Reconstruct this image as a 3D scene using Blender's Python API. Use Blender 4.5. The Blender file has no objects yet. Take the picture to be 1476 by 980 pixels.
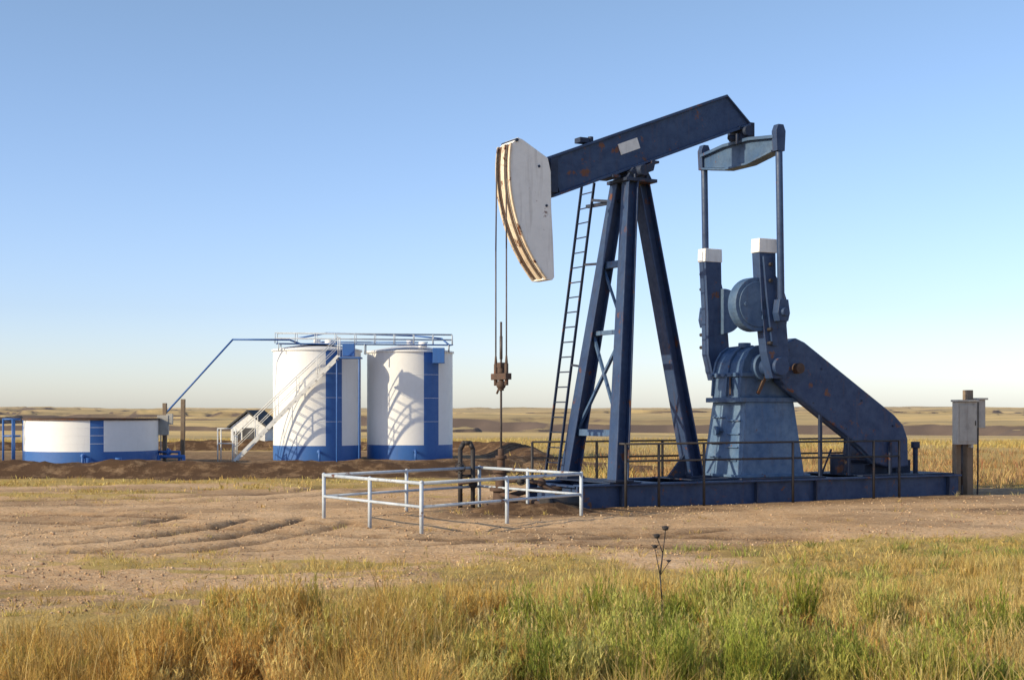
import bpy, math, random
import numpy as np
from mathutils import Vector, Matrix
random.seed(7); rng=np.random.default_rng(11)
scene=bpy.context.scene
scene.view_settings.view_transform='Standard'; scene.view_settings.look='None'; scene.view_settings.exposure=0
COL=scene.collection

# ---------------------------------------------------------------- noise
def _h(ix,iy,s):
    h=(ix*374761393+iy*668265263+s*1442695041)&0xffffffff
    h=((h^(h>>13))*1274126177)&0xffffffff
    return ((h^(h>>16))&0xffff)/65535.0
def vn(x,y,s=0):
    x=np.asarray(x,float);y=np.asarray(y,float)
    ix=np.floor(x).astype(np.int64);iy=np.floor(y).astype(np.int64)
    fx=x-ix;fy=y-iy;fx=fx*fx*(3-2*fx);fy=fy*fy*(3-2*fy)
    a=_h(ix,iy,s);b=_h(ix+1,iy,s);c=_h(ix,iy+1,s);d=_h(ix+1,iy+1,s)
    return (a*(1-fx)+b*fx)*(1-fy)+(c*(1-fx)+d*fx)*fy
def fbm(x,y,s=0,o=4):
    t=0;a=.5;n=0
    for i in range(o):
        t=t+a*vn(x*2**i+i*17.3,y*2**i-i*9.1,s+i);n+=a;a*=.5
    return t/n
def sm(a,b,x):
    t=np.clip((x-a)/(b-a),0,1);return t*t*(3-2*t)

RUTS=[((-5.9,18.4),(-4.9,18.9),(-4.3,20.2),(-4.1,22.4)),((-5.3,17.6),(-4.0,18.4),(-3.5,20.2),(-3.3,22.6)),
      ((-6.9,19.6),(-5.9,20.2),(-5.5,21.4),(-5.3,23.0)),((-4.3,17.2),(-3.3,18.4),(-2.7,20.0),(-2.5,21.8)),
      ((-9,22.2),(-5,21.6),(-1,18.4),(3,17.6)),((-9,23.7),(-5,23.1),(-1,19.9),(4,19.0)),
      ((-12,17.5),(-7,17.2),(-3,16.6),(3,20.2)),((-13,25.5),(-8,25.0),(-4,27),(-3,31)),((-13,27),(-8,26.4),(-5,28),(-4.2,32))]
RA=[1,1,.8,.7,.5,.5,.45,.5,.5]
def rut(x,y):
    m=np.zeros(np.shape(x))
    for k,c in enumerate(RUTS):
        p0,p1,p2,p3=[np.array(q) for q in c]
        for t in np.linspace(0,1,50 if k<4 else 110):
            q=(1-t)**3*p0+3*(1-t)**2*t*p1+3*(1-t)*t*t*p2+t**3*p3
            d=(x-q[0])**2+(y-q[1])**2
            s=.016 if k<4 else .04
            near=d<.25
            if np.any(near): m[near]=np.maximum(m[near],RA[k]*np.exp(-d[near]/s))
    return m
def dirt_mask(x,y):
    n=(fbm(x*.45,y*.45,5,5)-.5)
    yb=np.interp(x,[-12,-6,-2,0,4,8,14],[10.6,11.2,13.0,14.6,18.2,20.2,21])
    yt=np.interp(x,[-30,-3,0,6,12,20],[33,33,33,34,31,29])
    a=sm(-1.8,1.8,y-yb+n*5.5)*sm(-1.5,1.5,yt-y+n*5)
    a=a*sm(-3,3,14+n*10-np.abs(x-2)*.55)
    b=sm(-1,1,x+24)*sm(-1,1,0.2-x)*sm(-1,1,y-36)*sm(-1,1,60-y)
    g=sm(.50,.62,fbm(x*.35+3,y*.9,9,4))*sm(25,29,y)*sm(1,-2,x)*.7
    g2=sm(.52,.60,fbm(x*.5+8,y*1.3,19,4))*sm(19,15,y)*.75
    return np.clip(np.maximum(a*(1-g)*(1-g2),b),0,1)
def height(x,y):
    x=np.asarray(x,float);y=np.asarray(y,float)
    r=np.hypot(x,y)
    flat=1-.75*np.exp(-(((x-4)/5)**2+((y-27)/3.5)**2))
    h=((fbm(x*.6,y*.6,1,3)-.5)*.09+(fbm(x*3.5,y*3.5,2,3)-.5)*.04)*flat
    h=h*sm(90,40,r)
    h=h-.9*sm(60,140,r)
    h=h-4.8*sm(120,420,r)*(1-sm(900,2600,r))+.9*sm(900,2600,r)
    h=h+(fbm(x/170,y/150,3,5)-.5)*2*(2.0*sm(70,260,r)+3.4*sm(300,900,r)+9*sm(1500,4500,r))
    t=fbm(x/150+4,y/110,7,5)
    h=h+sm(.49,.52,t)*3.6*sm(140,420,r)*(1-sm(1800,3500,r))+sm(.57,.59,t)*2.2*sm(300,600,r)*(1-sm(1800,3500,r))
    near=(r<33)&(r>12)
    if np.any(near):
        rr=np.zeros(np.shape(x)); 
        rr[near]=rut(x[near],y[near]); h=h-.09*rr
    return h

# ---------------------------------------------------------------- materials
def newmat(name):
    m=bpy.data.materials.new(name);m.use_nodes=True
    nt=m.node_tree;b=nt.nodes['Principled BSDF'];return m,nt,b
def N(nt,t,**k):
    n=nt.nodes.new(t)
    for a,v in k.items(): setattr(n,a,v)
    return n
def mixc(nt,fac,a,b,blend='MIX'):
    n=nt.nodes.new('ShaderNodeMix');n.data_type='RGBA';n.blend_type=blend
    for s,v in ((n.inputs[0],fac),(n.inputs[6],a),(n.inputs[7],b)):
        if isinstance(v,(tuple,float,int)):
            s.default_value=(v+(1,) if isinstance(v,tuple) else v)
        else: nt.links.new(v,s)
    return n.outputs[2]
def noise(nt,vec,scale,detail=6,rough=.6):
    n=nt.nodes.new('ShaderNodeTexNoise');n.inputs['Scale'].default_value=scale
    n.inputs['Detail'].default_value=detail;n.inputs['Roughness'].default_value=rough
    nt.links.new(vec,n.inputs['Vector']);return n.outputs['Fac']
def ramp(nt,f,a,b,va=0,vb=1):
    n=nt.nodes.new('ShaderNodeMapRange');n.inputs[1].default_value=a;n.inputs[2].default_value=b
    n.inputs[3].default_value=va;n.inputs[4].default_value=vb;n.clamp=True
    nt.links.new(f,n.inputs[0]);return n.outputs[0]
def bump(nt,b,f,s,d):
    n=nt.nodes.new('ShaderNodeBump');n.inputs['Strength'].default_value=s;n.inputs['Distance'].default_value=d
    nt.links.new(f,n.inputs['Height']);nt.links.new(n.outputs[0],b.inputs['Normal'])
def paint(name,col,rust=.25,rough=.5,metal=0,fade=(.5,.5,.55),fadeamt=.15,streak=.45,mottle=.5,bmp=.25):
    m,nt,b=newmat(name)
    tc=N(nt,'ShaderNodeTexCoord').outputs['Object']
    n1=noise(nt,tc,1.7,8,.65);n2=noise(nt,tc,7,10,.7)
    c=mixc(nt,ramp(nt,n1,.35,.7,0,fadeamt),col,fade)
    c=mixc(nt,ramp(nt,n2,.45,.75,0,mottle),c,tuple(x*.5 for x in col))
    if streak:
        mp=N(nt,'ShaderNodeMapping');mp.inputs['Scale'].default_value=(9,9,.7);nt.links.new(tc,mp.inputs[0])
        n3=noise(nt,mp.outputs[0],1.2,6,.6)
        c=mixc(nt,ramp(nt,n3,.55,.8,0,streak),c,(.09,.05,.035))
    n4=noise(nt,tc,3.1,12,.72)
    if rust>0:
        th=.72-.22*rust
        rm=ramp(nt,n4,th,th+.05)
        c=mixc(nt,rm,c,(.14,.05,.02))
    nt.links.new(c,b.inputs['Base Color'])
    nt.links.new(ramp(nt,n2,.3,.7,rough-.08,rough+.2),b.inputs['Roughness'])
    b.inputs['Metallic'].default_value=metal
    bump(nt,b,n4,bmp,.01)
    return m
BLUE=paint('blue_paint',(.014,.038,.11),.58,.5,fade=(.05,.09,.18),fadeamt=.6)
BLUE2=paint('faded_blue_paint',(.034,.085,.19),.45,.55,fade=(.15,.22,.31),fadeamt=.55)
BLUE3=paint('sunlit_blue_paint',(.05,.115,.24),.5,.55,fade=(.22,.31,.40),fadeamt=.6)  # lighter pedestal blue, with the sunlight on its front painted in
DBLUE=paint('dark_blue_paint',(.009,.02,.055),.6,.6,fade=(.04,.06,.10),fadeamt=.4)
WHITE=paint('white_paint',(.76,.76,.74),.22,.5,fade=(.6,.58,.54),fadeamt=.4)
HEADW=paint('worn_white_paint',(.84,.83,.80),.44,.5,fade=(.70,.69,.67),fadeamt=.45,mottle=.2,streak=.35)
RUSTW=paint('rusty_white_paint',(.76,.66,.52),.8,.6,fade=(.56,.38,.22),fadeamt=.7)
TANKW=paint('tank_white_paint',(.84,.835,.82),.0,.45,fade=(.76,.74,.70),fadeamt=.35,streak=.08,mottle=.06,bmp=.05)
TANKB=paint('tank_blue_paint',(.03,.12,.38),.1,.45,fade=(.07,.17,.38),fadeamt=.3,streak=.15,mottle=.2,bmp=.05)
FENCE=paint('fence_paint',(.55,.60,.66),.5,.5,fade=(.33,.40,.48),fadeamt=.7)
RUST=paint('rusty_iron',(.10,.055,.035),.7,.75,fade=(.06,.05,.045),fadeamt=.6)
DARK=paint('dark_iron',(.025,.022,.024),.5,.6,fade=(.05,.042,.04),fadeamt=.5)
CABLE=paint('steel_cable',(.07,.055,.05),.4,.6,streak=0)
GREY=paint('grey_enclosure',(.42,.40,.36),.25,.55,fade=(.3,.29,.27),fadeamt=.4)
WOOD=paint('weathered_wood',(.20,.14,.09),.0,.9,fade=(.28,.23,.18),fadeamt=.6)
BLACK=paint('black_shingle',(.03,.03,.03),.0,.8)

def ground_mat(name):
    m,nt,b=newmat(name)
    L=nt.links
    tc=N(nt,'ShaderNodeTexCoord').outputs['Object']
    at=N(nt,'ShaderNodeAttribute',attribute_name='mask')
    sep=N(nt,'ShaderNodeSeparateColor');L.new(at.outputs['Color'],sep.inputs[0])
    dirt,dark,far=sep.outputs[0],sep.outputs[1],sep.outputs[2]
    nb=noise(nt,tc,.35,6,.6);nm=noise(nt,tc,2.3,8,.7);nf=noise(nt,tc,14,8,.75);n0=noise(nt,tc,.9,9,.68)
    v=N(nt,'ShaderNodeTexVoronoi');v.inputs['Scale'].default_value=26;L.new(tc,v.inputs['Vector'])
    v2=N(nt,'ShaderNodeTexVoronoi');v2.inputs['Scale'].default_value=70;L.new(tc,v2.inputs['Vector'])
    cd=mixc(nt,ramp(nt,nb,.38,.62),(.60,.375,.19),(.72,.48,.27))
    cd=mixc(nt,ramp(nt,n0,.52,.68,0,.5),cd,(.42,.25,.125))
    cd=mixc(nt,ramp(nt,nm,.44,.70,0,.5),cd,(.47,.28,.14))
    cd=mixc(nt,ramp(nt,nf,.5,.72,0,.5),cd,(.74,.54,.34))
    sv=N(nt,'ShaderNodeSeparateColor');L.new(v.outputs['Color'],sv.inputs[0])
    cd=mixc(nt,ramp(nt,sv.outputs[0],.78,.95,0,.4),cd,(.76,.60,.42))
    cd=mixc(nt,ramp(nt,sv.outputs[1],.75,.9,0,.5),cd,(.27,.16,.085))
    cg=mixc(nt,ramp(nt,nm,.35,.65),(.54,.37,.12),(.38,.26,.09))
    cg=mixc(nt,ramp(nt,nf,.45,.7,0,.7),cg,(.62,.46,.18))
    ad=N(nt,'ShaderNodeMath',operation='ADD');L.new(dirt,ad.inputs[0])
    L.new(ramp(nt,nm,.3,.7,-.35,.35),ad.inputs[1])
    c=mixc(nt,ramp(nt,ad.outputs[0],.35,.65),cg,cd)
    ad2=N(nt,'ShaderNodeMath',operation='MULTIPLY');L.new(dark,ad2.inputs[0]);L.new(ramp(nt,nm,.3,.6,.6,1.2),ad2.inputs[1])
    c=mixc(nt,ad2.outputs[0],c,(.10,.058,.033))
    mp=N(nt,'ShaderNodeMapping');mp.inputs['Scale'].default_value=(.006,.014,.02);L.new(tc,mp.inputs[0])
    n1=noise(nt,mp.outputs[0],1.0,9,.62)
    n2=noise(nt,mp.outputs[0],7.0,8,.7)
    mp2=N(nt,'ShaderNodeMapping');mp2.inputs['Scale'].default_value=(.003,.006,.02);mp2.inputs['Location'].default_value=(3.3,1.7,0);L.new(tc,mp2.inputs[0])
    n3=noise(nt,mp2.outputs[0],1.0,8,.6)
    cf=mixc(nt,ramp(nt,n1,.42,.58),(.72,.51,.22),(.52,.38,.19))
    cf=mixc(nt,ramp(nt,n3,.52,.60,0,.5),cf,(.26,.21,.12))
    cf=mixc(nt,ramp(nt,n2,.52,.66,0,.65),cf,(.20,.17,.09))
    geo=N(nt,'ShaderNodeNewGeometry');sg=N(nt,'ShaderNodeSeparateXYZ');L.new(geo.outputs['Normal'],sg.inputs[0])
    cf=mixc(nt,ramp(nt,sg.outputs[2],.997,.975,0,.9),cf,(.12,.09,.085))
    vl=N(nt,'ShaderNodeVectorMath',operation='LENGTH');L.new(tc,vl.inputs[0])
    cf=mixc(nt,ramp(nt,vl.outputs['Value'],600,5000,0,.6),cf,(.37,.35,.36))  # aerial haze painted into the ground colour by distance
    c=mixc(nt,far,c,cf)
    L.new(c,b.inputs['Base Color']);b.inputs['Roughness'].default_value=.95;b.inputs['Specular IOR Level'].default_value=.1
    s1=N(nt,'ShaderNodeMath',operation='MULTIPLY_ADD');L.new(nf,s1.inputs[0]);s1.inputs[1].default_value=1.0
    L.new(ramp(nt,v.outputs['Distance'],0,.5,.4,0),s1.inputs[2])
    s2=N(nt,'ShaderNodeMath',operation='MULTIPLY_ADD');L.new(v2.outputs['Distance'],s2.inputs[0]);s2.inputs[1].default_value=-.3;L.new(s1.outputs[0],s2.inputs[2])
    bump(nt,b,s2.outputs[0],.65,.032)
    return m
GROUND=ground_mat('ground_soil')

def grass_mat(name,trans=.35):
    m,nt,b=newmat(name);L=nt.links
    at=N(nt,'ShaderNodeAttribute',attribute_name='Col')
    L.new(at.outputs['Color'],b.inputs['Base Color']);b.inputs['Roughness'].default_value=.75
    b.inputs['Specular IOR Level'].default_value=.2
    tr=N(nt,'ShaderNodeBsdfTranslucent');L.new(at.outputs['Color'],tr.inputs[0])
    mx=N(nt,'ShaderNodeMixShader');mx.inputs[0].default_value=trans
    L.new(b.outputs[0],mx.inputs[1]);L.new(tr.outputs[0],mx.inputs[2])
    L.new(mx.outputs[0],nt.nodes['Material Output'].inputs['Surface']);return m
GRASS=grass_mat('grass_blades')

# ---------------------------------------------------------------- mesh builder
class MB:
    def __init__(s): s.v=[];s.f=[];s.m=[];s.sm=[]
    def add(s,vs,fs,mi=0,smooth=False):
        o=len(s.v);s.v+= [tuple(v) for v in vs];
        for f in fs: s.f.append([i+o for i in f]);s.m.append(mi);s.sm.append(smooth)
        return s
    def box(s,a,b,mi=0):
        (x0,y0,z0),(x1,y1,z1)=a,b
        vs=[(x0,y0,z0),(x1,y0,z0),(x1,y1,z0),(x0,y1,z0),(x0,y0,z1),(x1,y0,z1),(x1,y1,z1),(x0,y1,z1)]
        return s.add(vs,[(0,3,2,1),(4,5,6,7),(0,1,5,4),(1,2,6,5),(2,3,7,6),(3,0,4,7)],mi)
    def frame(s,p0,p1,up=(0,0,1)):
        p0=Vector(p0);p1=Vector(p1);d=(p1-p0).normalized();u=Vector(up)
        if abs(d.dot(u.normalized()))>.98: u=Vector((1,0,0))
        sd=d.cross(u).normalized();u=sd.cross(d).normalized();return p0,p1,d,sd,u
    def sweep(s,p0,p1,prof,up=(0,0,1),mi=0,smooth=False,scale1=1):
        p0,p1,d,sd,u=s.frame(p0,p1,up);n=len(prof)
        vs=[p0+sd*a+u*b for a,b in prof]+[p1+sd*a*scale1+u*b*scale1 for a,b in prof]
        fs=[(i,(i+1)%n,n+(i+1)%n,n+i) for i in range(n)]
        s.add(vs,fs,mi,smooth)
        o=len(s.v)-2*n
        s.f.append([o+i for i in range(n)][::-1]);s.m.append(mi);s.sm.append(False)
        s.f.append([o+n+i for i in range(n)]);s.m.append(mi);s.sm.append(False);return s
    def bar(s,p0,p1,w,h,up=(0,0,1),mi=0):
        return s.sweep(p0,p1,[(-w/2,-h/2),(w/2,-h/2),(w/2,h/2),(-w/2,h/2)],up,mi)
    def ib(s,p0,p1,w,h,t=.025,up=(0,0,1),mi=0,sc=1):
        a=w/2;b=h/2;c=t*.6
        pr=[(-a,-b),(a,-b),(a,-b+t),(c,-b+t),(c,b-t),(a,b-t),(a,b),(-a,b),(-a,b-t),(-c,b-t),(-c,-b+t),(-a,-b+t)]
        return s.sweep(p0,p1,pr,up,mi,scale1=sc)
    def tube(s,p0,p1,r,n=12,mi=0,r1=None):
        pr=[(r*math.cos(2*math.pi*i/n),r*math.sin(2*math.pi*i/n)) for i in range(n)]
        return s.sweep(p0,p1,pr,mi=mi,smooth=True,scale1=(r1/r if r1 is not None else 1))
    def path(s,pts,r,n=10,mi=0):
        for a,b in zip(pts[:-1],pts[1:]): s.tube(a,b,r,n,mi)
        for p in pts[1:-1]: s.ball(p,r*1.02,mi)
        return s
    def ball(s,c,r,mi=0,n=8,sc=(1,1,1)):
        vs=[];fs=[]
        for i in range(n+1):
            th=math.pi*i/n
            for j in range(n*2):
                ph=math.pi*j/n;vs.append((c[0]+r*sc[0]*math.sin(th)*math.cos(ph),c[1]+r*sc[1]*math.sin(th)*math.sin(ph),c[2]+r*sc[2]*math.cos(th)))
        for i in range(n):
            for j in range(2*n):
                a=i*2*n+j;b=i*2*n+(j+1)%(2*n);fs.append((a,a+2*n,b+2*n,b))
        return s.add(vs,fs,mi,True)
    def prism(s,poly,y0,y1,mi=0,axis='y',smooth=False):
        n=len(poly)
        if axis=='y': vs=[(a,y0,b) for a,b in poly]+[(a,y1,b) for a,b in poly]
        elif axis=='x': vs=[(y0,a,b) for a,b in poly]+[(y1,a,b) for a,b in poly]
        else: vs=[(a,b,y0) for a,b in poly]+[(a,b,y1) for a,b in poly]
        fs=[(i,(i+1)%n,n+(i+1)%n,n+i) for i in range(n)]
        s.add(vs,fs,mi,smooth);o=len(s.v)-2*n
        s.f.append([o+i for i in range(n)][::-1]);s.m.append(mi);s.sm.append(False)
        s.f.append([o+n+i for i in range(n)]);s.m.append(mi);s.sm.append(False);return s
    def obj(s,name,mats,parent=None,bevel=0,loc=None):
        me=bpy.data.meshes.new(name);me.from_pydata(s.v,[],s.f)
        if not isinstance(mats,(list,tuple)): mats=[mats]
        for m in mats: me.materials.append(m)
        me.polygons.foreach_set('material_index',s.m);me.polygons.foreach_set('use_smooth',s.sm)
        import bmesh
        bm=bmesh.new();bm.from_mesh(me);bmesh.ops.recalc_face_normals(bm,faces=bm.faces);bm.to_mesh(me);bm.free()
        me.update();o=bpy.data.objects.new(name,me);COL.objects.link(o)
        if parent: o.parent=parent
        if loc: o.location=loc
        if bevel:
            b=o.modifiers.new('bevel','BEVEL');b.width=bevel;b.segments=2;b.limit_method='ANGLE';b.angle_limit=math.radians(40)
            b.harden_normals=False
        return o
def empty(name,loc=(0,0,0),rz=0):
    e=bpy.data.objects.new(name,None);e.location=loc;e.rotation_euler=(0,0,rz);COL.objects.link(e);e.empty_display_size=.3;return e

# ---------------------------------------------------------------- ground sheet
def build_ground():
    rs=[.4]
    while rs[-1]<12000:
        r=rs[-1];k=.05 if r<7 else (.006 if r<32 else (.011 if r<3000 else .03));rs.append(r*(1+k))
    rs=np.array(rs)
    front=np.linspace(-30,30,460);rest=np.linspace(30,330,121)[1:-1]
    ang=np.radians(np.concatenate([front,rest]))
    R,A=np.meshgrid(rs,ang,indexing='ij');X=R*np.sin(A);Y=R*np.cos(A)
    x=X.ravel();y=Y.ravel();z=height(x,y)
    nr,na=R.shape
    verts=np.column_stack([x,y,z]);verts=np.vstack([verts,[0,0,height(np.array([0.]),np.array([0.]))[0]]])
    i=np.arange(nr-1)[:,None]*na;j=np.arange(na)[None,:];jn=(j+1)%na
    q=np.stack([i+j,i+jn,i+na+jn,i+na+j],-1).reshape(-1,4)
    tri=np.stack([np.full(na,nr*na),np.arange(na),(np.arange(na)+1)%na],-1)
    q=q[:,::-1]
    tri=tri[:,::-1]
    me=bpy.data.meshes.new('ground');me.vertices.add(len(verts));me.vertices.foreach_set('co',verts.ravel())
    nl=q.size+tri.size;me.loops.add(nl);me.loops.foreach_set('vertex_index',np.concatenate([q.ravel(),tri.ravel()]))
    me.polygons.add(len(q)+len(tri))
    ls=np.concatenate([np.arange(len(q))*4,q.size+np.arange(len(tri))*3])
    me.polygons.foreach_set('loop_start',ls)
    me.update(calc_edges=True);me.polygons.foreach_set('use_smooth',np.ones(len(q)+len(tri),bool))
    vx,vy=verts[:,0],verts[:,1];r=np.hypot(vx,vy)
    at=me.color_attributes.new('mask','FLOAT_COLOR','POINT')
    col=np.ones((len(verts),4));col[:,0]=dirt_mask(vx,vy)
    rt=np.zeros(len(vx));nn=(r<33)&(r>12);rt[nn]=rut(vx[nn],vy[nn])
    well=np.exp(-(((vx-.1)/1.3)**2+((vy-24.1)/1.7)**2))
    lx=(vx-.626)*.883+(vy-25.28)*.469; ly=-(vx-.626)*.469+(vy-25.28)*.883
    pad_shade=sm(-1.5,.5,lx)*sm(17,11,lx)*sm(-3.2,-1.2,ly)*sm(4,1.5,ly)*(.3+.6*fbm(vx*.8,vy*.8,31,3))  # dark churned soil round the pump, doubling as its painted ground shadow
    shadow_strip=np.exp(-((vy-(23.6+.12*vx))/.55)**2)*sm(4.5,6.5,vx)*(.3+.6*fbm(vx*1.3,vy*2.5,33,3))  # shadow band right of the skid, painted into the soil mask
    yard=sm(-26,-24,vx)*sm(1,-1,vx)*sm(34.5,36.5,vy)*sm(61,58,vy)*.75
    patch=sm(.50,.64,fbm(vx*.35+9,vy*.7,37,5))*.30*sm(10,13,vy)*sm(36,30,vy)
    col[:,1]=np.clip(rt*1.0+well*.9+pad_shade*.75+shadow_strip*.7+yard+patch,0,1);col[:,2]=sm(45,110,r)
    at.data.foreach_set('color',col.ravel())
    me.materials.append(GROUND);me.validate()
    o=bpy.data.objects.new('ground',me);COL.objects.link(o)
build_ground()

# ---------------------------------------------------------------- dirt berm round the tank yard
def build_berm():
    loop=[(-34,39),(-27,37.4),(-20,37),(-12,36.6),(-5,36.8),(-1.2,37.5),(.6,40),(.8,46),(.4,54),(-1,60),(-8,62),(-20,62),(-28,61)]
    P=[Vector((a,b,0)) for a,b in loop];pts=[]
    for a,b in zip(P[:-1],P[1:]):
        n=max(2,int((b-a).length/.18))
        for i in range(n): pts.append(a.lerp(b,i/n))
    a=np.array([[p.x,p.y] for p in pts])
    k=np.ones(41)/41
    ap=np.vstack([np.repeat(a[:1],20,0),a,np.repeat(a[-1:],20,0)])
    a=np.column_stack([np.convolve(ap[:,i],k,'valid') for i in (0,1)])
    t=np.gradient(a,axis=0);t/=np.linalg.norm(t,axis=1)[:,None];nrm=np.column_stack([-t[:,1],t[:,0]])
    s=np.linspace(-1.7,1.7,30)
    X=a[:,0:1]+nrm[:,0:1]*s;Y=a[:,1:2]+nrm[:,1:2]*s
    prof=np.exp(-(s/.85)**2)[None,:]
    H=.43+.13*(fbm(X*.4,Y*.4,41,3)-.5)*2
    Z=H*prof+(fbm(X*2.5,Y*2.5,43,4)-.5)*.18*(prof+.15)-.05
    L=len(a);v=np.column_stack([X.ravel(),Y.ravel(),Z.ravel()]);
    f=[(i*30+j,i*30+j+1,(i+1)*30+j+1,(i+1)*30+j) for i in range(L-1) for j in range(29)]
    me=bpy.data.meshes.new('dirt_berm');me.from_pydata(v.tolist(),[],f)
    me.polygons.foreach_set('use_smooth',[True]*len(f))
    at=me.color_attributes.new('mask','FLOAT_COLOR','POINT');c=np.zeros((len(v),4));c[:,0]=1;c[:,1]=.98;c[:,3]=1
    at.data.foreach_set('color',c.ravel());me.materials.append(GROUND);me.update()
    o=bpy.data.objects.new('dirt_berm',me);COL.objects.link(o)
build_berm()

# ---------------------------------------------------------------- PUMPJACK
TH=math.atan2(.469,.883)
PJ=empty('oil_pumpjack',(.626,25.283,0),TH)
# local frame: x along the unit, y away from the camera, z up
b=MB()
for y in (-.86,.86):
    b.ib((.1,y,.19),(9.04,y,.19),.24,.46,.035)
for x in (.22,1.0,2.1,3.2,4.0,5.2,6.3,7.4,8.92):
    b.ib((x,-.735,.19),(x,.735,.19),.18,.40,.03)
b.obj('skid_base',BLUE,PJ,.006)
b=MB()
b.box((.7,-.97,.424),(1.35,.97,.45));b.box((2.7,-.72,.424),(3.55,.72,.445));b.box((3.6,-.9,.424),(5.6,.9,.452));b.box((6.5,-.9,.424),(8.9,.9,.45))
for x in (.95,3.9,5.3,8.7): b.box((x,-.978,-.0),(x+.02,-.885,.383))
b.obj('deck_plate',DBLUE,PJ,.004)

# samson post
b=MB()
b.ib((.95,-.84,.45),(1.62,-.20,5.86),.30,.27,.03,up=(1,0,0),sc=.8)
b.ib((.95,.84,.45),(1.62,.20,5.86),.30,.27,.03,up=(1,0,0),sc=.8)
b.ib((3.16,0,.45),(1.98,0,5.84),.34,.27,.03,up=(1,0,0),sc=.85)
b.obj('samson_post_legs',BLUE,PJ,.006)
b=MB()
def legp(s,z,dx=0):
    t=(z-.45)/5.41;return Vector((.95+.67*t+dx,s*(.84-.64*t),z))
for z in (1.3,4.37): b.bar(legp(-1,z),legp(1,z),.09,.12)
b.bar(legp(-1,1.35),legp(1,3.1),.05,.06);b.bar(legp(1,1.35),legp(-1,3.1),.05,.06,up=(1,0,0))
b.bar(legp(-1,3.15),legp(1,4.3),.04,.05);b.bar(legp(-1,3.12),legp(1,3.12),.06,.08)
b.obj('samson_post_braces',BLUE2,PJ,.004)
b=MB()
b.box((1.45,-.34,5.86),(2.12,.34,5.92))
b.prism([(1.52,5.92),(2.06,5.92),(1.98,6.05),(1.92,6.12),(1.66,6.12),(1.6,6.05)],-.26,.26)
b.tube((1.79,-.42,6.06),(1.79,.42,6.06),.10,16)
for s in (-1,1): b.box((.78,s*.84-.2,.452),(1.16,s*.84+.2,.49))
b.box((2.95,-.25,.447),(3.4,.25,.49))
for s in (-1,1):
    for dx in (-.13,.13): b.tube((1.79+dx,s*.3,5.9),(1.79+dx,s*.3,5.99),.025,8)
b.prism([(2.55,.45),(2.95,.45),(2.95,.9)],-.03,.03)
b.obj('center_bearing',DBLUE,PJ,.006)

# walking beam
sl=math.atan2(7.17-5.49,4.43-.088);dx,dz=math.cos(sl),math.sin(sl)
def bp(t,o): return (.05+dx*t-dz*o, 5.475+dz*t+dx*o)
b=MB()
LEN=4.62;Hh=.70
b.prism([bp(0,0),bp(LEN,0),bp(LEN,.045),bp(0,.045)],-.20,.20)
b.prism([bp(0,Hh-.045),bp(LEN-.34,Hh-.045),bp(LEN-.37,Hh),bp(0,Hh)],-.20,.20)
b.prism([bp(0,.045),bp(LEN-.02,.045),bp(LEN-.3,Hh-.045),bp(0,Hh-.045)],-.15,.15)
b.prism([bp(LEN,.0),bp(LEN+.01,.05),bp(LEN-.33,Hh),bp(LEN-.36,Hh),bp(LEN-.02,.05)],-.198,.198)
for t in (.12,): b.prism([bp(t,.045),bp(t+.02,.045),bp(t+.02,Hh-.045),bp(t,Hh-.045)],-.197,.197)
b.obj('walking_beam',BLUE,PJ,.006)
b=MB();b.prism([bp(1.62,.30),bp(2.06,.30),bp(2.06,.5),bp(1.62,.5)],-.164,-.151);b.obj('name_plate',WHITE,PJ)
b=MB()
for t in (1.35,2.25):
    x,z=bp(t,.0);b.box((x-.08,-.24,z-.05),(x+.08,.24,z-.005))
x,z=bp(1.15,Hh);b.tube((x,-.05,z),(x,-.05,z+.09),.05,10);b.box((x-.25,-.1,z-.03),(x-.05,.1,z+.06))
b.prism([bp(1.6,-.02),bp(2.2,-.02),bp(2.1,-.16),bp(1.7,-.16)],-.3,.3)
b.obj('saddle_bearing_plate',DBLUE,PJ,.005)

# horse head
prof=[(-.72,6.45),(-.62,6.42),(-.12,6.14),(-.06,5.9),(-.05,5.27),(-.01,4.6),(.01,4.05),(-.03,4.0),(-.19,4.0)]
cx,cz,R0=1.95,5.92,2.82
arc=[(cx+R0*math.cos(math.radians(180+t)),cz-R0*math.sin(math.radians(t))) for t in np.linspace(42,-8.5,18)]
poly=prof+arc
b=MB();b.prism(poly,-.24,.24);b.obj('horse_head',HEADW,PJ,.008)
b=MB()
arc2=[(cx+(R0+.035)*math.cos(math.radians(180+t)),cz-(R0+.035)*math.sin(math.radians(t))) for t in np.linspace(42,-8.5,18)]
arci=[(cx+(R0+.002)*math.cos(math.radians(180+t)),cz-(R0+.002)*math.sin(math.radians(t))) for t in np.linspace(42,-8.5,18)]
for y0,y1 in ((-.262,-.20),(-.06,.06),(.20,.262)): b.prism(arc2+arci[::-1],y0,y1)
b.obj('horse_head_track',RUSTW,PJ,.003)
b=MB()
arc3=[(cx+(R0+.012)*math.cos(math.radians(180+t)),cz-(R0+.012)*math.sin(math.radians(t))) for t in np.linspace(41,-8,18)]
for y0,y1 in ((-.198,-.13),(-.10,-.062),(.062,.10),(.13,.198)): b.prism(arc3+arci[::-1],y0,y1)
b.obj('horse_head_rust_strip',RUST,PJ)
b=MB()
for (x,z) in ((-.30,5.98),(-.15,5.3)): b.tube((x,-.255,z),(x,-.235,z),.025,8)
b.box((-.05,-.22,5.55),(.10,.22,6.15));b.tube((-.75,-.28,6.40),(-.75,.28,6.40),.03,10)
b.obj('horse_head_pins',DBLUE,PJ,.004)
ux=cx-R0-.055
b=MB()
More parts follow.
